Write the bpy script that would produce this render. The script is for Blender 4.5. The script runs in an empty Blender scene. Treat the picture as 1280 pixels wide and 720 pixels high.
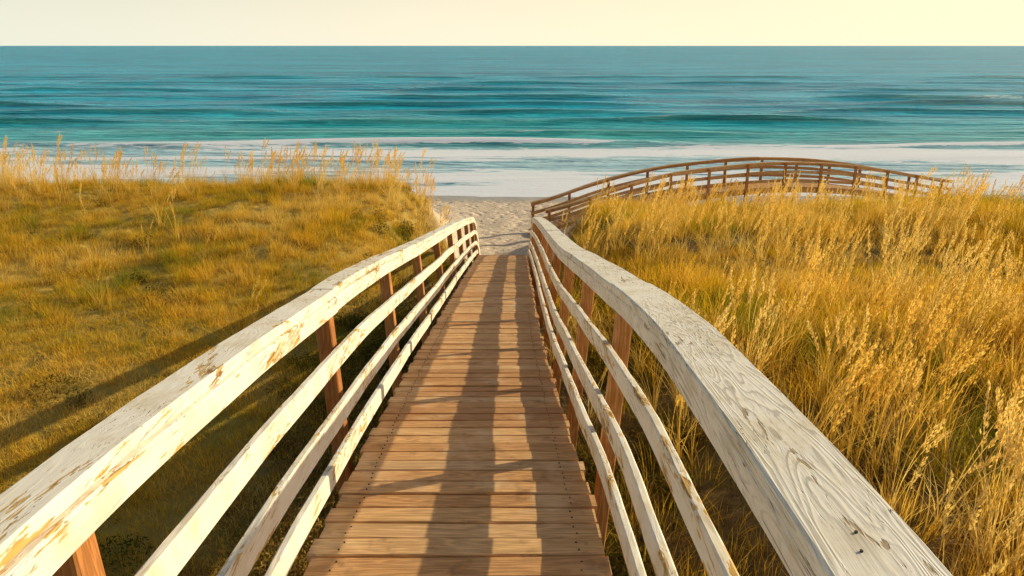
import bpy, math, random
import numpy as np
from mathutils import Vector
random.seed(7); rng=np.random.default_rng(7)
scene=bpy.context.scene
ZC=7.3
PITCH=18.15
# ------------------------------------------------------------------ helpers
def smooth(a,b,x):
    t=np.clip((x-a)/(b-a),0,1); return t*t*(3-2*t)
def pchip(xs,ys):
    xs=np.array(xs,float); ys=np.array(ys,float)
    h=np.diff(xs); d=np.diff(ys)/h
    m=np.zeros(len(xs)); m[0]=d[0]; m[-1]=d[-1]
    for i in range(1,len(xs)-1):
        if d[i-1]*d[i]>0:
            w1=2*h[i]+h[i-1]; w2=h[i]+2*h[i-1]
            m[i]=(w1+w2)/(w1/d[i-1]+w2/d[i])
    def f(x):
        x=np.clip(np.asarray(x,float),xs[0],xs[-1])
        i=np.clip(np.searchsorted(xs,x)-1,0,len(h)-1)
        t=(x-xs[i])/h[i]
        return ((1+2*t)*(1-t)**2*ys[i]+t*(1-t)**2*h[i]*m[i]+t*t*(3-2*t)*ys[i+1]+t*t*(t-1)*h[i]*m[i+1])
    return f
def make_noise(seed,n=14,fmin=.5,fmax=2.0):
    r=np.random.default_rng(seed)
    a=r.uniform(0,2*math.pi,n); f=r.uniform(fmin,fmax,n); p=r.uniform(0,2*math.pi,n)
    def g(x,y):
        s=0
        for i in range(n): s=s+np.sin(f[i]*(np.cos(a[i])*x+np.sin(a[i])*y)+p[i])
        return s/math.sqrt(n/2)/1.6
    return g
def new_mesh(name,verts,faces,mat=None,smooth_shade=False,attrs=None,parent=None,link=True):
    me=bpy.data.meshes.new(name)
    me.from_pydata([tuple(v) for v in verts],[],faces)
    if attrs:
        for k,(dom,vals) in attrs.items():
            at=me.attributes.new(k,'FLOAT',dom)
            at.data.foreach_set('value',np.asarray(vals,dtype=np.float32))
    me.update()
    if smooth_shade:
        me.polygons.foreach_set('use_smooth',[True]*len(me.polygons))
    ob=bpy.data.objects.new(name,me)
    if link: scene.collection.objects.link(ob)
    if mat: me.materials.append(mat)
    if parent: ob.parent=parent
    return ob
def empty(name):
    e=bpy.data.objects.new(name,None); scene.collection.objects.link(e); return e
# ------------------------------------------------------------------ node helper
class NT:
    def __init__(s,name):
        s.m=bpy.data.materials.new(name); s.m.use_nodes=True
        s.t=s.m.node_tree; s.t.nodes.clear()
        s.out=s.t.nodes.new('ShaderNodeOutputMaterial')
    def n(s,typ,**kw):
        nd=s.t.nodes.new(typ)
        for k,v in kw.items():
            if k.startswith('_'): setattr(nd,k[1:],v)
            else:
                key=k.replace('__',' ')
                s.set(nd.inputs[key],v)
        return nd
    def set(s,inp,v):
        if isinstance(v,bpy.types.NodeSocket): s.t.links.new(v,inp)
        else:
            if isinstance(v,(tuple,list)) and len(v)==3 and inp.type=='RGBA': v=(*v,1)
            inp.default_value=v
    def pos(s): return s.n('ShaderNodeNewGeometry').outputs['Position']
    def mapping(s,vec,scale,loc=(0,0,0),rot=(0,0,0)):
        nd=s.n('ShaderNodeMapping',Vector=vec,Scale=scale,Location=loc,Rotation=rot); return nd.outputs[0]
    def noise(s,vec,scale=1,detail=3,rough=.5,dist=0):
        nd=s.n('ShaderNodeTexNoise',Vector=vec,Scale=scale,Detail=detail,Roughness=rough,Distortion=dist); return nd.outputs['Fac']
    def math(s,op,a,b=0.0,c=None,clamp=False):
        nd=s.t.nodes.new('ShaderNodeMath'); nd.operation=op; nd.use_clamp=clamp
        s.set(nd.inputs[0],a); s.set(nd.inputs[1],b)
        if c is not None: s.set(nd.inputs[2],c)
        return nd.outputs[0]
    def mr(s,v,a,b,c=0.0,d=1.0,sm=True):
        nd=s.t.nodes.new('ShaderNodeMapRange'); nd.interpolation_type='SMOOTHSTEP' if sm else 'LINEAR'
        for i,x in zip(nd.inputs[:5],(v,a,b,c,d)): s.set(i,x)
        return nd.outputs[0]
    def mix(s,f,a,b,mode='MIX'):
        nd=s.t.nodes.new('ShaderNodeMix'); nd.data_type='RGBA'; nd.blend_type=mode
        s.set(nd.inputs[0],f); s.set(nd.inputs[6],a); s.set(nd.inputs[7],b)
        return nd.outputs[2]
    def ramp(s,v,stops):
        nd=s.t.nodes.new('ShaderNodeValToRGB'); s.set(nd.inputs[0],v)
        e=nd.color_ramp.elements
        while len(e)<len(stops): e.new(.5)
        for i,(p,c) in enumerate(stops): e[i].position=p; e[i].color=(*c,1)
        return nd.outputs[0]
    def attr(s,name): return s.n('ShaderNodeAttribute',_attribute_name=name).outputs['Fac']
    def bump(s,h,strength=.3,dist=.01,normal=None):
        nd=s.n('ShaderNodeBump',Strength=strength,Distance=dist,Height=h)
        if normal is not None: s.set(nd.inputs['Normal'],normal)
        return nd.outputs[0]
    def done(s,sh): s.t.links.new(sh,s.out.inputs['Surface']); return s.m
    def bsdf(s,col,rough=.7,normal=None,spec=.3,**kw):
        nd=s.t.nodes.new('ShaderNodeBsdfPrincipled')
        s.set(nd.inputs['Base Color'],col); s.set(nd.inputs['Roughness'],rough)
        s.set(nd.inputs['Specular IOR Level'],spec)
        if normal is not None: s.set(nd.inputs['Normal'],normal)
        for k,v in kw.items(): s.set(nd.inputs[k.replace('__',' ')],v)
        return nd.outputs[0]
# ------------------------------------------------------------------ materials
def mat_painted(name,wear=.5,grey=0.0):
    k=NT(name); p=k.pos(); r=k.attr('rnd')
    off=k.n('ShaderNodeCombineXYZ',X=k.math('MULTIPLY',r,13.0),Y=k.math('MULTIPLY',r,37.0),Z=0.0).outputs[0]
    pv=k.n('ShaderNodeVectorMath',_operation='ADD'); k.set(pv.inputs[0],p); k.set(pv.inputs[1],off); pv=pv.outputs[0]
    g1=k.noise(k.mapping(pv,(9,.9,9)),1,2,.5,.6)
    rings=k.math('SINE',k.math('MULTIPLY',g1,105.0))
    fine=k.noise(k.mapping(pv,(160,5,160)),1,4,.65)
    patch=k.noise(k.mapping(pv,(7,1.6,7)),1,5,.65,.8)
    patch2=k.noise(k.mapping(pv,(45,7,45)),1,4,.7)
    w=k.math('ADD',k.math('MULTIPLY',patch,.75),k.math('MULTIPLY',patch2,.35))
    w=k.math('ADD',w,k.math('MULTIPLY',rings,.035))
    lo=.69-.12*wear
    worn=k.mr(w,lo,lo+.035)
    wood=k.ramp(k.math('ADD',k.math('MULTIPLY',fine,.6),k.math('MULTIPLY',rings,.2)),[(.15,(.26,.14,.04)),(.45,(.64,.40,.12)),(.8,(.80,.55,.20))])
    wood=k.mix(grey,wood,k.ramp(fine,[(.3,(.16,.15,.13)),(.7,(.46,.43,.38))]))
    dirt=k.noise(pv,6,4,.6)
    paint=k.mix(k.mr(dirt,.4,.75),(.90,.85,.74),(.76,.66,.49))
    streak=k.mr(fine,.54,.72)
    paint=k.mix(k.math('MULTIPLY',streak,.26+grey*.75),paint,(.40,.31,.20))
    ringdark=k.mr(rings,.6,1.0)
    rm=k.mr(k.noise(k.mapping(pv,(3,.8,3)),1,2,.5),.35,.65,.35,1.0)
    paint=k.mix(k.math('MULTIPLY',k.math('MULTIPLY',ringdark,rm),.09+.72*grey),paint,(.27,.23,.17))
    col=k.mix(worn,paint,wood)
    cr=k.noise(k.mapping(pv,(60,1.1,60)),1,2,.5)
    crack=k.mr(k.math('ABSOLUTE',k.math('SUBTRACT',cr,.5)),0.0,.012,1.0,0.0)
    crm=k.mr(k.noise(pv,2.3,2,.5),.48,.6)
    crack=k.math('MULTIPLY',crack,crm)
    col=k.mix(k.math('MULTIPLY',crack,.85),col,(.05,.035,.02))
    h=k.math('ADD',k.math('MULTIPLY',fine,.5),k.math('MULTIPLY',worn,-.6))
    h=k.math('ADD',h,k.math('MULTIPLY',crack,-1.5)); h=k.math('ADD',h,k.math('MULTIPLY',rings,.12))
    return k.done(k.bsdf(col,.6,k.bump(h,.5+.4*grey,.003),.25))
def mat_deck(name,axis=0,tint=(1,1,1)):
    k=NT(name); p=k.pos(); r=k.attr('rnd')
    off=k.n('ShaderNodeCombineXYZ',X=k.math('MULTIPLY',r,53.0),Y=k.math('MULTIPLY',r,17.0),Z=0.0).outputs[0]
    pv=k.n('ShaderNodeVectorMath',_operation='ADD'); k.set(pv.inputs[0],p); k.set(pv.inputs[1],off); pv=pv.outputs[0]
    sc=(1.3,14,14) if axis==0 else (14,14,1.3)
    sf=(6,190,190) if axis==0 else (150,150,5)
    g1=k.noise(k.mapping(pv,sc),1,2,.5,.5)
    rings=k.math('SINE',k.math('MULTIPLY',g1,60.0))
    fine=k.noise(k.mapping(pv,sf),1,4,.65)
    base=k.ramp(r,[(0,(.62,.32,.13)),(.35,(.82,.46,.20)),(.7,(.92,.58,.28)),(1,(.78,.51,.27))])
    f=k.math('ADD',k.math('MULTIPLY',fine,.8),k.math('MULTIPLY',rings,.09))
    col=k.mix(k.mr(f,.3,.62),k.mix(.5,base,(.15,.06,.02)),base)
    blot=k.noise(p,3.0,4,.6)
    col=k.mix(k.mr(blot,.5,.75,0,.5),col,(.86,.63,.39))
    col=k.mix(k.mr(k.noise(p,7.0,3,.6),.58,.75,0,.6),col,(.22,.11,.05))
    col=k.mix(1.0,col,tint,'MULTIPLY')
    return k.done(k.bsdf(col,.7,k.bump(f,.8,.004),.2))
def mat_terrain():
    k=NT('sand_and_soil'); p=k.pos(); s=k.attr('sand')
    n1=k.noise(p,1.1,5,.6); n2=k.noise(p,9,5,.65); n3=k.noise(p,60,3,.6)
    sand=k.mix(k.mr(n2,.35,.7),(.60,.47,.34),(.84,.71,.55))
    sand=k.mix(k.attr('wet'),sand,(.36,.33,.29))
    litter=k.ramp(n2,[(.3,(.07,.045,.016)),(.55,(.22,.14,.045)),(.75,(.40,.27,.11))])
    litter=k.mix(k.mr(n1,.45,.6),litter,(.13,.10,.025))
    litter=k.mix(k.mr(n3,.55,.7,0,.6),litter,(.42,.29,.12))
    litter=k.mix(k.math('MULTIPLY',k.attr('turf'),.75),litter,(.50,.34,.06))
    col=k.mix(s,litter,sand)
    v=k.n('ShaderNodeTexVoronoi',Vector=p,Scale=2.6,_feature='SMOOTH_F1').outputs['Distance']
    foot=k.mr(v,.0,.45)
    h=k.math('ADD',k.math('MULTIPLY',foot,.7),k.math('MULTIPLY',n2,.5)); h=k.math('ADD',h,k.math('MULTIPLY',n3,.08))
    return k.done(k.bsdf(col,k.mr(k.attr('wet'),0,1,.9,.35),k.bump(h,k.mr(k.attr('wet'),0,1,.8,.12),.12),.2))
def mat_grass(name,stops,root,trans=.45,green_noise=True):
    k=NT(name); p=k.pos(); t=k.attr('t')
    rnd=k.attr('tr')
    n1=k.noise(p,.33,3,.55); n2=k.noise(p,2.2,2,.5)
    v=k.math('ADD',k.math('MULTIPLY',k.math('SUBTRACT',n1,.5),3.2),k.math('MULTIPLY',k.math('SUBTRACT',n2,.5),1.0))
    v=k.math('ADD',v,k.math('MULTIPLY',rnd,.35)); v=k.math('ADD',v,.20)
    v=k.math('ADD',v,k.math('MULTIPLY',k.attr('b'),.38))
    col=k.ramp(v,stops)
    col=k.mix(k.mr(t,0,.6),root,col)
    d=k.n('ShaderNodeBsdfDiffuse',Color=col).outputs[0]
    tr=k.n('ShaderNodeBsdfTranslucent',Color=k.mix(1.0,col,(1.0,.88,.55),'MULTIPLY')).outputs[0]
    m=k.n('ShaderNodeMixShader',Fac=trans); k.t.links.new(d,m.inputs[1]); k.t.links.new(tr,m.inputs[2])
    return k.done(m.outputs[0])
def mat_water():
    k=NT('sea_water'); p=k.pos(); foam=k.attr('foam'); sh=k.attr('shore'); wash=k.attr('wash'); sw=k.attr('swell')
    w1=k.noise(k.mapping(p,(.30,1.3,1)),1,4,.6,.3)
    w15=k.noise(k.mapping(p,(.10,.55,1),rot=(0,0,.04)),1,5,.65,.4)
    w2=k.noise(k.mapping(p,(.03,.17,1),rot=(0,0,-.03)),1,5,.68,.4)
    w3=k.noise(k.mapping(p,(.006,.04,1),rot=(0,0,.03)),1,6,.72,.4)
    w4=k.noise(k.mapping(p,(.0008,.005,1)),1,3,.6)
    h=k.math('ADD',k.math('MULTIPLY',w1,.45),k.math('MULTIPLY',w2,2.0))
    h=k.math('ADD',h,k.math('MULTIPLY',w15,.9))
    h=k.math('ADD',h,k.math('MULTIPLY',w3,6.0))
    vv=k.math('ADD',k.math('MULTIPLY',w3,.34),k.math('MULTIPLY',w2,.34)); vv=k.math('ADD',vv,k.math('MULTIPLY',w15,.32))
    deep=k.mix(k.mr(vv,.42,.57),(.0,.22,.36),(.0,.56,.78))
    deep=k.mix(k.mr(w4,.4,.65,0,.4),deep,(.0,.45,.68))
    shallow=k.mix(k.mr(w15,.38,.62),(.0,.38,.40),(.12,.68,.66))
    col=k.mix(sh,deep,shallow)
    col=k.mix(k.math('MULTIPLY',sw,k.mr(w15,.3,.6,.4,1.0)),col,(.08,.30,.17))  # swell fronts painted darker green, standing in for their weaker sky reflection
    col=k.mix(k.math('MULTIPLY',wash,.80),col,(.52,.74,.86))
    f1=k.noise(k.mapping(p,(.28,1.1,1)),1,6,.7,1.2)
    f2=k.noise(k.mapping(p,(.05,.40,1)),1,5,.65,.8)
    f=k.math('ADD',k.math('MULTIPLY',f1,.5),k.math('MULTIPLY',f2,.5))
    th=k.math('SUBTRACT',.78,k.math('MULTIPLY',foam,.52))
    fm=k.mr(f,th,k.math('ADD',th,.08))
    fm=k.math('MULTIPLY',fm,k.mr(foam,0.0,.12))
    nb=k.bump(h,.9,1.0)
    water=k.bsdf(col,.26,nb,.10,IOR=1.33)
    fo=k.bsdf((.88,.92,.98),.8,k.bump(f1,.5,.15),.1)
    m=k.n('ShaderNodeMixShader',Fac=fm); k.t.links.new(water,m.inputs[1]); k.t.links.new(fo,m.inputs[2])
    return k.done(m.outputs[0])
M_rail=mat_painted('weathered_white_paint',.70,.0)
M_railR=mat_painted('weathered_grey_white_paint',.38,.6)
M_deck=mat_deck('deck_boards')
M_post=mat_deck('post_wood',2,(.80,.60,.40))
M_old=mat_deck('old_boards',0,(1.0,1.0,.92))
M_terr=mat_terrain()
M_water=mat_water()
k=NT('rusty_nail'); M_nail=k.done(k.bsdf(k.ramp(k.noise(k.pos(),80),[(.3,(.03,.02,.015)),(.7,(.09,.05,.03))]),.6))
# ------------------------------------------------------------------ walkway profile
D=pchip([-6,-3,1,2.4,3,4,5.5,7.5,12.5,17,19,20.8],[1.80,1.83,1.87,1.98,2.07,2.26,2.57,2.99,3.94,4.85,5.32,6.35])
XC=pchip([-6,2.6,4.5,7.5,13,18.6,20.8],[-.20,-.22,-.26,-.29,-.27,-.25,-.24])
YEND=20.8; YST=-4.0
HW=.60
dnz=make_noise(3,16,.25,1.1); dnz2=make_noise(4,14,1.5,4.0)
duneL=pchip([-60,0,5,10,16,22,24,29,38,60],[3.85,3.92,3.96,3.98,4.0,4.07,4.3,6.5,7.35,8.6])
duneR=pchip([-60,0,5,10,16,20,22,27,38,60],[2.9,3.15,3.3,3.75,4.2,4.65,4.95,6.55,7.35,8.6])
corrY=pchip([-60,0,8,12,16,19,20.5,24,38,60],[3.6,3.6,3.75,4.3,5.0,5.65,6.35,6.6,7.35,8.6])
def T(x,y):
    x=np.asarray(x,float); y=np.asarray(y,float)
    xc=XC(y); u=x-xc
    yl=y-1.2*np.sin(x*.21+1)-.6*np.sin(x*.53)
    bm=smooth(26,36,y)
    yy=yl*(1-bm)+y*bm
    L=duneL(yy)-.25*smooth(9,16,-x); R=duneR(yy)-.35*smooth(5,14,x)*(1-smooth(24,30,y))
    s=smooth(-1,1,u); base=L*(1-s)+R*s
    amp=(1-smooth(24,33,y))*smooth(.8,3,np.abs(u))*(1-.6*smooth(0,1,-u)*(1-smooth(9,13,y)))
    base=base-.13*dnz(x,y)*amp-.04*dnz2(x,y)*amp
    w=1-smooth(.95,3.4,np.abs(u))
    c=np.maximum(corrY(y),base)
    t=base*(1-w)+c*w
    t=t-.03*dnz2(x*1.5,y*1.5)*smooth(18,23,y)*(1-smooth(34,38,y))
    return t
# ------------------------------------------------------------------ terrain
def graded(lo,hi,core_lo,core_hi,step,grow=1.18):
    c=list(np.arange(core_lo,core_hi+1e-6,step))
    s=step;a=core_lo
    left=[]
    while a>lo: s*=grow; a-=s; left.append(a)
    s=step;a=core_hi; right=[]
    while a<hi: s*=grow; a+=s; right.append(a)
    return np.array(left[::-1]+c+right)
def grid(name,X,Y,Zf,mat,attrf):
    gx,gy=np.meshgrid(X,Y); z=Zf(gx,gy)
    v=np.stack([gx.ravel(),gy.ravel(),z.ravel()],1)
    nx=len(X); ny=len(Y)
    i=np.arange(ny-1)[:,None]*nx+np.arange(nx-1)[None,:]
    f=np.stack([i,i+1,i+nx+1,i+nx],-1).reshape(-1,4)
    me=bpy.data.meshes.new(name)
    me.vertices.add(len(v)); me.vertices.foreach_set('co',v.ravel().astype(np.float32))
    me.loops.add(f.size); me.loops.foreach_set('vertex_index',f.ravel().astype(np.int32))
    me.polygons.add(len(f)); me.polygons.foreach_set('loop_start',(np.arange(len(f))*4).astype(np.int32))
    me.polygons.foreach_set('loop_total',np.full(len(f),4,dtype=np.int32))
    me.polygons.foreach_set('use_smooth',np.ones(len(f),dtype=bool))
    me.update(calc_edges=True)
    for kk,vals in attrf(gx,gy,z).items():
        at=me.attributes.new(kk,'FLOAT','POINT'); at.data.foreach_set('value',vals.ravel().astype(np.float32))
    me.materials.append(mat)
    ob=bpy.data.objects.new(name,me); scene.collection.objects.link(ob); return ob
def terr_attr(x,y,z):
    u=np.abs(x-XC(y))
    lim=1.15+np.clip(y-20,0,20)*.28
    s=np.maximum(smooth(22.5,26,y+.5*dnz2(x,y)), smooth(17,20,y)*(1-smooth(lim-.3,lim+.3,u)))
    s=np.maximum(s,.55*smooth(.2,.9,dnz(x*1.7+9,y*1.7))*smooth(0,3,x)*(1-smooth(9,14,y)))
    wet=smooth(34.0,36.5,y+.7*dnz(x*.5,y*.1))
    turf=smooth(1.5,3.2,-x+.5*dnz2(x,y))
    return {'sand':s,'wet':wet,'turf':turf}
grid('ground_terrain',graded(-3000,3000,-26,28,.22),graded(-2000,70,-2,42,.22),lambda x,y:ZC-T(x,y),M_terr,terr_attr)
# ------------------------------------------------------------------ sea
wn=make_noise(11,12,.05,.22); wn2=make_noise(12,12,.3,.9); wn3=make_noise(17,16,.4,1.1)
CR=[(41,.05,.5,1.5,.9),(44.5,.10,.7,2.0,1.0),(50,.14,.8,2.4,1.0),(57.5,.50,1.0,3.0,1.05),(65,.35,1.2,3.0,.34),(75,.65,1.0,3.6,.36),(86,.5,1.2,4.0,.0),(97,.6,1.4,4.5,.2),(112,.5,1.7,5,.0),(131,.5,2.0,6,.08),(155,.5,2.4,7,.0),(183,.5,2.8,8,0.0)]
def crest(x,i,yc): return yc+1.8*wn(x*1.0+i*31,x*0+i*7.0)+.35*wn2(x*.7+i*5,x*0)
def sea_z(x,y):
    z=np.zeros_like(x)
    for i,(yc,A,wf,wb,fo) in enumerate(CR):
        d=y-crest(x,i,yc); m=.6+.4*np.clip(wn(x*.8+i*53,x*0+i*3)*1.6,-1,1)
        w=np.where(d<0,wf,wb); z=z+A*m*np.exp(-(d/w)**2)
    far=smooth(60,100,y)
    z=z+.07*wn3(x*.35,y*1.1)*(.3+far)
    z=z*(1-smooth(180,240,y))
    return z-.0
def sea_attr(x,y,z):
    f=np.zeros_like(x); sw=np.zeros_like(x)
    for i,(yc,A,wf,wb,fo) in enumerate(CR):
        d=y-crest(x,i,yc); m=np.clip(.5+.9*wn(x*1.3+i*53,x*0+i*3),0,1)
        if fo<.5: m=np.clip(m*1.5-.75,0,1)*2
        else: m=np.clip(m*1.2+.3,0,1)
        a=np.where(d<0,np.exp(-(d/(wf*1.1))**2),np.exp(-(d/(.35))**2))
        f=np.maximum(f,fo*a*m)
        if yc>60:
            mm=np.clip(.55+.6*wn(x*.8+i*53,x*0+i*3),0,1)
            sw=np.maximum(sw,mm*min(1,A*1.5)*np.exp(-((d+wf*.6)/(wf*.7))**2))
    wash=(smooth(35,38,y))*(1-smooth(53,62,y+1.5*wn(x,y)))
    wf_=wash*(.66+.26*wn2(x*.2,y*1.0))
    f=np.maximum(f,wf_)
    edge=np.exp(-((y-(37.2+.9*wn(x*1.5,x*0)))/.35)**2)
    f=np.maximum(f,edge*.95)
    shore=1-smooth(48,100,y+6*wn(x*.5,y*.5))
    return {'foam':f,'shore':shore,'wash':wash,'swell':sw*.7}
Ys=[32.0]
st=.3
while Ys[-1]<26000:
    Ys.append(Ys[-1]+st)
    if Ys[-1]>90: st*=1.006
    if Ys[-1]>250: st*=1.06
sea=grid('sea_water',graded(-26000,26000,-75,85,.8,1.12),np.array(Ys),lambda x,y:sea_z(x,y),M_water,sea_attr)
# ------------------------------------------------------------------ sweeps
class Buf:
    def __init__(s): s.v=[];s.f=[];s.r=[]
    def add(s,v,f,r):
        o=len(s.v); s.v+=v; s.f+=[tuple(i+o for i in q) for q in f]; s.r+=[r]*len(v)
    def obj(s,name,mat,parent,sm=False): return new_mesh(name,s.v,s.f,mat,sm,{'rnd':('POINT',s.r)},parent)
def sweep(buf,pts,lat,w,h,ch=.006,jit=.0,rnd=None,tilt=0.0):
    sec=[(-w/2+ch,-h/2),(w/2-ch,-h/2),(w/2,-h/2+ch),(w/2,h/2-ch),(w/2-ch,h/2),(-w/2+ch,h/2),(-w/2,h/2-ch),(-w/2,-h/2+ch)]
    n=len(pts); v=[];f=[]
    ph=[random.uniform(0,6.28) for _ in range(6)]
    for i,(p,l) in enumerate(zip(pts,lat)):
        s=i*.11
        ju=jit*(math.sin(s*2.1+ph[0])+.6*math.sin(s*5.3+ph[1])); jz=jit*(math.sin(s*1.7+ph[2])+.6*math.sin(s*4.4+ph[3]))
        for j,(a,b) in enumerate(sec):
            e=jit*.5*math.sin(s*(9+j*2.3)+ph[4]+j*1.9)
            a2=a+ju+e*(1 if a>0 else -1)*.5; b2=b+jz+e*.5+tilt*a
            v.append((p[0]+l[0]*a2,p[1]+l[1]*a2,p[2]+b2))
    for i in range(n-1):
        for j in range(8):
            a=i*8+j;b=i*8+(j+1)%8
            f.append((a,b,b+8,a+8))
    f.append(tuple(range(7,-1,-1))); f.append(tuple((n-1)*8+j for j in range(8)))
    buf.add(v,f,random.random() if rnd is None else rnd)
def center_at(y): return np.array([float(XC(y)),y,ZC-float(D(y))])
def rail_r(h,side=1): return (.655+.125*h) if side>0 else (.625+.10*h)
def dip(side,h,y):
    return -.06*h*math.exp(-((y-3.0)/1.7)**2) if side<0 else 0.0
def rail(buf,side,y0,y1,h,w,ht,lat0,jit=.003,extra=None,tilt=0):
    ys=np.arange(y0,y1,.12); ys=np.append(ys,y1)
    pts=[];lat=[]
    for y in ys:
        c=center_at(y); pts.append((c[0]+side*lat0,y,c[2]+h+(dip(side,h,y) if h>0 else 0))); lat.append((1,0))
    sweep(buf,pts,lat,w,ht,.007,jit,tilt=tilt)
def box_between(buf,a,b,wx,wy,rnd=None,ch=.006):
    sec=[(-wx/2+ch,-wy/2),(wx/2-ch,-wy/2),(wx/2,-wy/2+ch),(wx/2,wy/2-ch),(wx/2-ch,wy/2),(-wx/2+ch,wy/2),(-wx/2,wy/2-ch),(-wx/2,-wy/2+ch)]
    v=[];f=[];n=6
    for i in range(n):
        t=i/(n-1)
        for (p,q) in sec: v.append((a[0]+(b[0]-a[0])*t+p,a[1]+(b[1]-a[1])*t+q,a[2]+(b[2]-a[2])*t))
    for i in range(n-1):
        for j in range(8):
            c=i*8+j;d=i*8+(j+1)%8; f.append((c,d,d+8,c+8))
    f.append(tuple(range(7,-1,-1))); f.append(tuple((n-1)*8+j for j in range(8)))
    buf.add(v,f,random.random() if rnd is None else rnd)
# ---- deck
bw=empty('wooden_boardwalk')
planks=Buf(); nails=Buf()
def disc(buf,c,r):
    v=[(c[0]+r*math.cos(a),c[1]+r*math.sin(a),c[2]) for a in np.linspace(0,2*math.pi,8,endpoint=False)]
    v2=[(p[0],p[1],p[2]-.01) for p in v]
    f=[tuple(range(8))]+[(i,i+8,(i+1)%8+8,(i+1)%8) for i in range(8)]
    buf.add(v+v2,f,0)
y=YST
while y<YEND-.1:
    pw=.138+random.uniform(-.003,.003); gap=random.uniform(.008,.016)
    sl=float(D(y+.1)-D(y))/.1; ln=math.sqrt(1+sl*sl)
    dy=pw/ln; c0=center_at(y); c1=center_at(y+dy)
    x0=c0[0]-HW-random.uniform(0,.03); x1=c0[0]+HW+random.uniform(0,.03)
    lift=random.uniform(-.004,.005); sk=random.uniform(-.005,.005); th=.036
    v=[];N=7; wob=random.uniform(0,6)
    for i in range(N):
        t=i/(N-1); x=x0+(x1-x0)*t; s=sk*(t-.5)*2; wz=.0018*math.sin(wob+t*5)
        e=.005
        for (yy,zz) in ((0,-th),(0,-e),(e,0),(dy-e,0),(dy,-e),(dy,-th)):
            tt=yy/dy; z=c0[2]*(1-tt)+c1[2]*tt+zz+lift+wz
            v.append((x,y+yy+s,z))
    f=[]
    for i in range(N-1):
        for j in range(6):
            a=i*6+j;b=i*6+(j+1)%6; f.append((a,a+6,b+6,b))
    f.append(tuple(range(6))); f.append(tuple((N-1)*6+j for j in range(5,-1,-1)))
    planks.add(v,f,random.random())
    if y<9:
        for xx in (-.50,.50):
            for q in (.28,.72):
                yy=y+dy*q
                disc(nails,(c0[0]+xx+random.uniform(-.008,.008),yy,c0[2]*(1-q)+c1[2]*q+lift+.0035),.0040)
    y+=dy+gap/ln
planks.obj('deck_planks',M_deck,bw)
nails.obj('deck_nails',M_nail,bw)
b=Buf()
for off in (-.48,0,.48):
    rail(b,1,YST,YEND-.1,-.155,.045,.22,off,.0)
b.obj('stringers',M_post,bw)
# ---- railings
def make_railing(side,posts,mat_cap,mat_mid,capw,capl):
    e=empty('wooden_railing'); cap=Buf(); mid=Buf(); pb=Buf(); nb=Buf()
    R=lambda h: rail_r(h,side)
    joints=[YST]+[posts[i]+.0 for i in range(1,len(posts),2)]+[YEND-.15]
    for a,bb in zip(joints[:-1],joints[1:]):
        rail(cap,side,a+.003,bb-.003,.985,capw,.045,capl+random.uniform(-.003,.003),.0022)
        rail(cap,side,a+.003,bb-.003,.915,.038,.088,R(.915)+.019+random.uniform(-.002,.002),.0016)
    j2=[YST]+[posts[i]+.0 for i in range(0,len(posts),2)]+[YEND-.15]
    for h,ht in ((.62,.105),(.33,.115),(.105,.11)):
        for a,bb in zip(j2[:-1],j2[1:]):
            if bb-a<.2: continue
            rail(mid,side,a+.003,bb-.003,h+random.uniform(-.006,.006),.036,ht,R(h)+.018,.0028)
    for y in posts:
        c=center_at(y)
        topx=c[0]+side*(R(.96)+.038+.047); lowx=c[0]+side*(R(0)+.038+.047)
        gz=ZC-float(T(c[0]+side*.75,y))-.3
        dd=dip(side,.985,y)
        zt=c[2]+.960+dd; dzl=c[2]-gz
        slope=(topx-lowx)/.96
        bx=lowx-slope*min(dzl,.5)
        box_between(pb,(bx,y,min(gz,c[2]-.5)),(topx,y,zt),.088,.088)
        for dy in (-.03,.028):
            disc(nb,(c[0]+side*capl+random.uniform(-.03,.03),y+dy,c[2]+dd+1.0088-dy*float(D(y+.05)-D(y-.05))/.1),.0032)
    cap.obj('top_rail',mat_cap,e); mid.obj('mid_rails',mat_mid,e); pb.obj('posts',M_post,e); nb.obj('nails',M_nail,e)
postsL=[-2.7,-.6,1.42,3.85,6.0,8.1,10.2,12.3,14.4,16.5,18.5,20.4]
postsR=[-3.2,-1.0,1.15,3.75,5.3,6.9,8.6,10.4,12.3,14.4,16.5,18.5,20.4]
make_railing(-1,postsL,M_rail,M_rail,.135,.80)
make_railing(1,postsR,M_railR,M_rail,.215,.872)
# ------------------------------------------------------------------ second boardwalk
cp=np.array([(1.0,26.0,6.66),(2.3,26.5,6.42),(3.9,27.3,6.03),(6.8,28.7,5.62),(10.4,30,5.5),(13.4,31,5.70),(16.2,32,6.12),(18.6,33,6.6),(20.6,34.2,6.98)])
ss=np.concatenate([[0],np.cumsum(np.hypot(np.diff(cp[:,0]),np.diff(cp[:,1])))])
fx,fy,fd=pchip(ss,cp[:,0]),pchip(ss,cp[:,1]),pchip(ss,cp[:,2])
S=np.arange(0,ss[-1],.2); 
PX,PY,PD=fx(S),fy(S),fd(S)
kern=np.ones(9)/9
def sm(a): return np.convolve(np.pad(a,4,mode='edge'),kern,'valid')
PX,PY,PD=sm(PX),sm(PY),sm(PD)
TX,TY=np.gradient(PX),np.gradient(PY); ln=np.hypot(TX,TY); TX/=ln;TY/=ln
LX,LY=-TY,TX
b2=empty('wooden_boardwalk'); 
pl=Buf()
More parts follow.
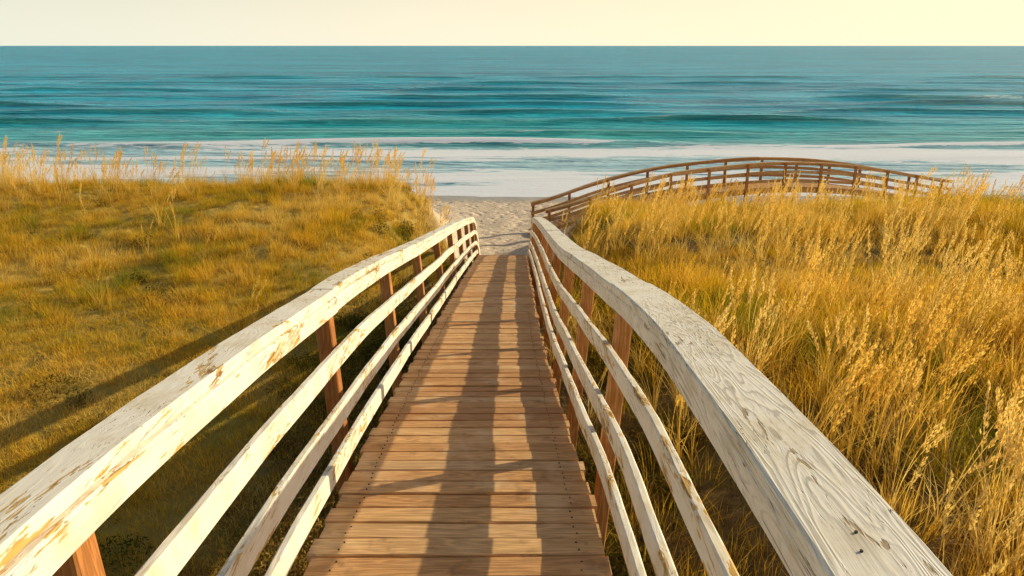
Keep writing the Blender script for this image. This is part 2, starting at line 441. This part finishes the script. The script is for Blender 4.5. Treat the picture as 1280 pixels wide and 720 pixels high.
for i in range(len(S)-1):
    for q in (0,.5):
        c=(PX[i]*(1-q)+PX[i+1]*q,PY[i]*(1-q)+PY[i+1]*q,ZC-(PD[i]*(1-q)+PD[i+1]*q))
        hw=.047
        v=[];
        for sgn in (0,1):
            for (a,bb) in ((-hw,-.035),(hw,-.035),(hw,0),(-hw,0)):
                L=-.1 if sgn==0 else 1.5
                v.append((c[0]+LX[i]*L+TX[i]*a,c[1]+LY[i]*L+TY[i]*a,c[2]+bb))
        pl.add(v,[(0,1,2,3),(7,6,5,4),(0,4,5,1),(1,5,6,2),(2,6,7,3),(3,7,4,0)],random.random())
pl.obj('deck_planks',M_old,b2)
rl=Buf(); pp=Buf()
for L in (0,1.4):
    for h,w,ht in ((1.0,.14,.05),(.93,.035,.1),(.60,.035,.12),(.26,.035,.12)):
        ll=L
        i0=0
        while i0<len(S)-1:
            i1=min(i0+18,len(S)-1)
            pts=[(PX[i]+LX[i]*ll,PY[i]+LY[i]*ll,ZC-PD[i]+h) for i in range(i0,i1+1)]
            lat=[(LX[i],LY[i]) for i in range(i0,i1+1)]
            sweep(rl,pts,lat,w,ht,.005,.006)
            i0=i1
    pts=[(PX[i]+LX[i]*L,PY[i]+LY[i]*L,ZC-PD[i]-.14) for i in range(len(S))]
    sweep(rl,pts,list(zip(LX,LY)),.05,.2,.005,.0)
    for i in range(1,len(S),9):
        o=L+(.07 if L>1 else -.07)
        x=PX[i]+LX[i]*o; y=PY[i]+LY[i]*o
        box_between(pp,(x,y,ZC-float(T(x,y))-.4),(x,y,ZC-PD[i]+.97+random.uniform(0,.06)),.1,.1)
rl.obj('rails',M_old,b2); pp.obj('posts',M_post,b2)
# ------------------------------------------------------------------ plants
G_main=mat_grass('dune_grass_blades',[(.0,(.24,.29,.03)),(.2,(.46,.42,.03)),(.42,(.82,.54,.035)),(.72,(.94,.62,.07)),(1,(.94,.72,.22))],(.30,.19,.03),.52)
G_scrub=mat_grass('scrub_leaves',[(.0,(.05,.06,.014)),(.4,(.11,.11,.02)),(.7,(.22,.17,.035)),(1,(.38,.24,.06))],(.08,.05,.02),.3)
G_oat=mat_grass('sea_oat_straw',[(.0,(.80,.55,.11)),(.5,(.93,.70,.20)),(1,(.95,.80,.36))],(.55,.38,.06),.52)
def blade(V,F,TT,B,base,az,lean,h,w,seg=4,curl=1.0,b=None):
    o=len(V); dx,dy=math.cos(az),math.sin(az); px,py=-dy,dx
    tw=random.uniform(-1,1); px,py=px*math.cos(tw)+dx*math.sin(tw),py*math.cos(tw)+dy*math.sin(tw)
    bb=random.random() if b is None else b
    for i in range(seg+1):
        t=i/seg; r=lean*h*(t**(1+curl)); z=h*(t-.35*lean*t*t*t)
        ww=w*(1-t**1.6)*.5+.0004
        cx,cy,cz=base[0]+dx*r,base[1]+dy*r,base[2]+z
        V.append((cx-px*ww,cy-py*ww,cz)); V.append((cx+px*ww,cy+py*ww,cz)); TT+= [t,t]; B+=[bb,bb]
    for i in range(seg):
        a=o+i*2; F.append((a,a+1,a+3,a+2))
    return (cx,cy,cz)
def tuft(name,n,rad,h0,h1,w,lean,mat,bias=0.0,seg=4):
    V=[];F=[];TT=[];B=[]
    for _ in range(n):
        a=random.uniform(0,6.283); r=rad*math.sqrt(random.random())
        az=a+random.uniform(-.9,.9)
        l=random.uniform(*lean)
        h=random.uniform(h0,h1)*(1-.3*r/rad)
        vx=math.cos(az)*l+bias; vy=math.sin(az)*l
        blade(V,F,TT,B,(r*math.cos(a),r*math.sin(a),-.04),math.atan2(vy,vx),math.hypot(vx,vy),h,random.uniform(.6,1.3)*w,seg)
    return new_mesh(name,V,F,mat,False,{'t':('POINT',TT),'b':('POINT',B)},link=False)
def leafball(name,n,rad,h,mat):
    V=[];F=[];TT=[];B=[]
    for _ in range(n):
        a=random.uniform(0,6.283); el=random.random(); r=rad*math.sqrt(random.random())
        z=h*random.random()*(1-(r/rad)**2*.7)
        c=np.array([r*math.cos(a),r*math.sin(a),z]); s=random.uniform(.010,.028)
        d1=rng.normal(size=3); d1/=np.linalg.norm(d1); d2=np.cross(d1,rng.normal(size=3)); d2/=np.linalg.norm(d2)
        o=len(V)
        for q in (-d1*s,d2*s*.4,d1*s*1.2,-d2*s*.4): V.append(tuple(c+q))
        F.append((o,o+1,o+2,o+3)); t=.3+.7*z/h; TT+=[t]*4; B+=[random.random()]*4
    for _ in range(14):
        blade(V,F,TT,B,(random.uniform(-.05,.05),random.uniform(-.05,.05),-.03),random.uniform(0,6.28),random.uniform(.3,1.2),h*random.uniform(.7,1.1),.006,3)
    return new_mesh(name,V,F,mat,False,{'t':('POINT',TT),'b':('POINT',B)},link=False)
def oats(name,n,rad,mat,hh=(.85,1.25),nb=3):
    V=[];F=[];TT=[];B=[]
    for _ in range(n):
        a=random.uniform(0,6.283); r=rad*random.random()
        h=random.uniform(*hh); az=random.gauss(0.1,.8); lean=random.uniform(.08,.36)
        bx,by=r*math.cos(a),r*math.sin(a); seg=12
        dx,dy=math.cos(az),math.sin(az); o=len(V); bb=random.random()
        P=[]
        for i in range(seg+1):
            t=i/seg; rr=lean*h*(t**2.3); z=h*(t-.25*lean*t**3); P.append(np.array([bx+dx*rr,by+dy*rr,z-.04]))
        for ax in ((1,0),(0,1)):
            o=len(V)
            for i,p in enumerate(P):
                ww=.0030*(1-.5*i/seg)
                V.append((p[0]-ax[0]*ww,p[1]-ax[1]*ww,p[2])); V.append((p[0]+ax[0]*ww,p[1]+ax[1]*ww,p[2])); TT+=[i/seg*.8+.2]*2; B+=[bb]*2
            for i in range(seg):
                q=o+2*i; F.append((q,q+1,q+3,q+2))
        L=random.uniform(.24,.36); ns=60
        for kk in range(ns):
            t=1-L/h*(1-kk/ns)*1.0; ii=t*seg; i=min(int(ii),seg-1); fr=ii-i
            p=P[i]*(1-fr)+P[i+1]*fr
            env=math.sin(math.pi*min(1,(kk+4)/(ns+5)))**.7
            side=random.uniform(0,6.283); dl=.020*env*random.uniform(.2,1.2)
            q=p+np.array([math.cos(side)*dl+dx*.012,math.sin(side)*dl,-.004+random.uniform(-.015,.02)])
            s=random.uniform(.013,.020); d1=np.array([math.cos(side)*.25+dx*.3,math.sin(side)*.25,random.uniform(.8,1)]); d1/=np.linalg.norm(d1)
            d2=np.cross(d1,rng.normal(size=3)); d2/=np.linalg.norm(d2)
            o=len(V)
            for w in (-d1*s,d2*s*.32,d1*s*1.1,-d2*s*.32): V.append(tuple(q+w))
            F.append((o,o+1,o+2,o+3)); TT+=[1]*4; B+=[.6+.4*random.random()]*4
        for _ in range(nb):
            blade(V,F,TT,B,(bx,by,-.03),random.uniform(0,6.28),random.uniform(.2,.8),h*random.uniform(.5,.85),.007,5)
    return new_mesh(name,V,F,mat,False,{'t':('POINT',TT),'b':('POINT',B)},link=False)
def coll(name,obs):
    c=bpy.data.collections.new(name)
    for o in obs: c.objects.link(o)
    return c
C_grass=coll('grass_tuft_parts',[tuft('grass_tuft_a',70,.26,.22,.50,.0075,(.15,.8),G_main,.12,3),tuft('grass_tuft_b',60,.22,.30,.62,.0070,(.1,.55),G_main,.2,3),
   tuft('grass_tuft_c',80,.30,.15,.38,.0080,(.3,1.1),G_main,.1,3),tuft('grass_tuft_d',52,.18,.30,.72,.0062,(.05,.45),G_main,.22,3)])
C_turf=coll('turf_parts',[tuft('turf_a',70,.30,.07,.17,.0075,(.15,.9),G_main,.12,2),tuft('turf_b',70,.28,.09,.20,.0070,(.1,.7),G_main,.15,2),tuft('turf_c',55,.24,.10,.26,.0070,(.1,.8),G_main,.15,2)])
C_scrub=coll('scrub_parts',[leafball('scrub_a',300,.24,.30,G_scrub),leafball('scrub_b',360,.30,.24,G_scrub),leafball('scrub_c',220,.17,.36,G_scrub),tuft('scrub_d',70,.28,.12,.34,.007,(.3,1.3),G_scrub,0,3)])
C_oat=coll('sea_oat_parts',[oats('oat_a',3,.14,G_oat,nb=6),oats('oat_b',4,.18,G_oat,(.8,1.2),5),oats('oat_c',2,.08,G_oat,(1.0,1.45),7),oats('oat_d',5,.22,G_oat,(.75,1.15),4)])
def scatter(name,pts,scl,collection,nvar):
    n=len(pts)
    me=bpy.data.meshes.new(name); me.vertices.add(n); me.vertices.foreach_set('co',pts.astype(np.float32).ravel())
    a=me.attributes.new('rotv','FLOAT_VECTOR','POINT')
    r=np.stack([rng.normal(0,.06,n),rng.normal(0,.06,n),rng.uniform(-math.pi,math.pi,n) if name!='sea_oats' else rng.normal(0,.5,n)],1)
    a.data.foreach_set('vector',r.astype(np.float32).ravel())
    a=me.attributes.new('scl','FLOAT','POINT'); a.data.foreach_set('value',scl.astype(np.float32))
    a=me.attributes.new('tr','FLOAT','POINT'); a.data.foreach_set('value',rng.random(n).astype(np.float32))
    a=me.attributes.new('idx','INT','POINT'); a.data.foreach_set('value',rng.integers(0,nvar,n).astype(np.int32))
    me.update()
    ob=bpy.data.objects.new(name,me); scene.collection.objects.link(ob)
    ng=bpy.data.node_groups.new(name+'_nodes','GeometryNodeTree')
    ng.interface.new_socket('Geometry',in_out='INPUT',socket_type='NodeSocketGeometry')
    ng.interface.new_socket('Geometry',in_out='OUTPUT',socket_type='NodeSocketGeometry')
    N=ng.nodes; Lk=ng.links
    gi=N.new('NodeGroupInput'); go=N.new('NodeGroupOutput')
    ci=N.new('GeometryNodeCollectionInfo'); ci.inputs['Collection'].default_value=collection
    ci.inputs['Separate Children'].default_value=True; ci.inputs['Reset Children'].default_value=True
    iop=N.new('GeometryNodeInstanceOnPoints'); rz=N.new('GeometryNodeRealizeInstances')
    def na(nm,dt):
        q=N.new('GeometryNodeInputNamedAttribute'); q.data_type=dt; q.inputs['Name'].default_value=nm
        return [o for o in q.outputs if o.enabled and o.name=='Attribute'][0]
    Lk.new(gi.outputs[0],iop.inputs['Points']); Lk.new(ci.outputs[0],iop.inputs['Instance'])
    iop.inputs['Pick Instance'].default_value=True
    Lk.new(na('idx','INT'),iop.inputs['Instance Index']); Lk.new(na('rotv','FLOAT_VECTOR'),iop.inputs['Rotation']); Lk.new(na('scl','FLOAT'),iop.inputs['Scale'])
    Lk.new(iop.outputs[0],rz.inputs[0]); Lk.new(rz.outputs[0],go.inputs[0])
    md=ob.modifiers.new('scatter','NODES'); md.node_group=ng
    return ob
def cand(dens,y0,y1,wa=4.2,wb=.74):
    xm=wa+wb*y1; n=int(dens*2*xm*(y1-y0))
    y=rng.uniform(y0,y1,n)
    x=rng.uniform(-xm,xm,n)
    m=np.abs(x)<wa+wb*np.clip(y,0,None)
    return x[m],y[m]
def crestlim(x,y):
    return T(x,y)<5.9
def keep(x,y):
    u=np.abs(x-XC(y))
    lim=np.where(y<9,np.where(y<6,-1,.72),1.0)+np.clip(y-20.5,0,10)*.5
    m=(u>lim)&crestlim(x,y)
    gap=T(x,y)-D(np.clip(y,-6,20.8))
    m&=~((u<.8)&(gap<.9)&(y<21))
    return m
patch=make_noise(21,14,.25,.9)
X,Y=[],[]
for (a,bq,n) in ((0,5,20),(5,11,19),(11,18,13),(18,29,9.5)):
    x,y=cand(n,a,bq); X.append(x);Y.append(y)
x=np.concatenate(X);y=np.concatenate(Y); m=keep(x,y)
u=np.abs(x-XC(y))
prob=smooth(.6,2.6,u+.25*patch(x*2,y*2)); prob=np.where(y>9,np.maximum(prob,.55),prob*.95+.05)
prob=np.where((x>0)&(y<9),prob*np.clip(.70-.55*patch(x*1.7,y*1.7),.12,1),prob)
prob=np.where((x<0),prob*(.04+.96*smooth(9.5,12.5,y)),prob)
m&=rng.random(len(x))<prob
x,y=x[m],y[m]; z=ZC-T(x,y)
sc=rng.uniform(.65,1.15,len(x))*(1+.18*patch(x,y))*np.where(x<0,.58+.30*smooth(9,15,y),1.05)
scatter('dune_grass',np.stack([x,y,z],1),sc,C_grass,4)
x,y=cand(26,0,13); m=keep(x,y)&(x<-.9)&(rng.random(len(x))<smooth(1.0,2.4,-x+.3*patch(x*2,y*2))*(1-smooth(10.5,13,y)))
x,y=x[m],y[m]; z=ZC-T(x,y)
scatter('dune_turf',np.stack([x,y,z],1),rng.uniform(.7,1.2,len(x)),C_turf,3)
# scrub
X,Y=cand(16,0,12); X2,Y2=cand(4,12,26)
x=np.concatenate([X,X2]);y=np.concatenate([Y,Y2]); m=keep(x,y); u=np.abs(x-XC(y))
pr=np.where(y<12,.025+.975*(1-smooth(1.0,2.8,u)),.06+.6*(1-smooth(1.5,4,u)))
m&=rng.random(len(x))<pr
x,y=x[m],y[m]; z=ZC-T(x,y)
scatter('dune_scrub',np.stack([x,y,z],1),rng.uniform(.6,1.15,len(x)),C_scrub,4)
# sea oats
X,Y=cand(12,1,9); X2,Y2=cand(5,9,18); X3,Y3=cand(4,18,27)
x=np.concatenate([X,X2,X3]);y=np.concatenate([Y,Y2,Y3]); m=keep(x,y); u=np.abs(x-XC(y))
cl=patch(x*1.2+5,y*1.2)
pr=np.where(x>0,np.where(y<18,.52,.38)*np.clip(.65+.9*cl,.05,1.5),np.where(y<14,.01,np.where(y<19,.12,.55))*np.clip(.5+cl,.0,1.5))
pr=np.where(u<1.5,pr*.12,pr)
m&=rng.random(len(x))<pr
x,y=x[m],y[m]; z=ZC-T(x,y)
scatter('sea_oats',np.stack([x,y,z],1),rng.uniform(.75,1.25,len(x))*np.where(x<0,1.1,1.0),C_oat,4)
# ------------------------------------------------------------------ light
dsun=Vector((1,.45,.38)).normalized()
el=math.asin(dsun.z); az=math.atan2(dsun.x,dsun.y)
sd=bpy.data.lights.new('sun','SUN'); sd.energy=5.0; sd.angle=math.radians(.5); sd.color=(1.0,.84,.54)
so=bpy.data.objects.new('sun',sd); scene.collection.objects.link(so)
so.rotation_euler=dsun.to_track_quat('Z','Y').to_euler(); so.location=(30,5,20)
w=bpy.data.worlds.new('World'); scene.world=w; w.use_nodes=True
nt=w.node_tree; nt.nodes.clear()
def WN(t,**kw):
    n=nt.nodes.new(t)
    for a,b_ in kw.items(): setattr(n,a,b_)
    return n
sky=WN('ShaderNodeTexSky'); sky.sky_type='NISHITA'; sky.sun_disc=False
sky.sun_elevation=el; sky.sun_rotation=az; sky.air_density=1.0; sky.dust_density=1.0; sky.ozone_density=1.0
tint=WN('ShaderNodeMix',data_type='RGBA',blend_type='MULTIPLY'); tint.inputs[0].default_value=1; tint.inputs[7].default_value=(.80,.72,.64,1); nt.links.new(sky.outputs[0],tint.inputs[6])
# warm sea haze that thickens towards the horizon
tc=WN('ShaderNodeTexCoord'); sx=WN('ShaderNodeSeparateXYZ'); nt.links.new(tc.outputs['Generated'],sx.inputs[0])
mrz=WN('ShaderNodeMapRange',interpolation_type='SMOOTHSTEP'); nt.links.new(sx.outputs['Z'],mrz.inputs[0])
for i_,v_ in zip((1,2,3,4),(0.0,.23,.97,.03)): mrz.inputs[i_].default_value=v_
dp=WN('ShaderNodeVectorMath',operation='DOT_PRODUCT'); nt.links.new(tc.outputs['Generated'],dp.inputs[0]); dp.inputs[1].default_value=tuple(dsun)
mrs=WN('ShaderNodeMapRange',interpolation_type='SMOOTHSTEP'); nt.links.new(dp.outputs['Value'],mrs.inputs[0]); mrs.inputs[1].default_value=-.3; mrs.inputs[2].default_value=.95
hz=WN('ShaderNodeMix',data_type='RGBA'); nt.links.new(mrs.outputs[0],hz.inputs[0]); hz.inputs[6].default_value=(6.4,6.4,5.3,1); hz.inputs[7].default_value=(8.8,7.3,5.0,1)
mx=WN('ShaderNodeMix',data_type='RGBA'); nt.links.new(mrz.outputs[0],mx.inputs[0]); nt.links.new(tint.outputs[2],mx.inputs[6]); nt.links.new(hz.outputs[2],mx.inputs[7])
bg=WN('ShaderNodeBackground'); bg.inputs['Strength'].default_value=.14
ow=WN('ShaderNodeOutputWorld')
nt.links.new(mx.outputs[2],bg.inputs[0]); nt.links.new(bg.outputs[0],ow.inputs[0])
# ------------------------------------------------------------------ camera
cd=bpy.data.cameras.new('camera'); cd.lens=26; cd.sensor_width=36; cd.clip_end=60000; cd.clip_start=.05
co=bpy.data.objects.new('camera',cd); scene.collection.objects.link(co)
co.location=(0,0,ZC); co.rotation_euler=(math.radians(90-PITCH),0,0)
scene.camera=co
scene.view_settings.view_transform='Standard'; scene.view_settings.look='None'; scene.view_settings.exposure=0
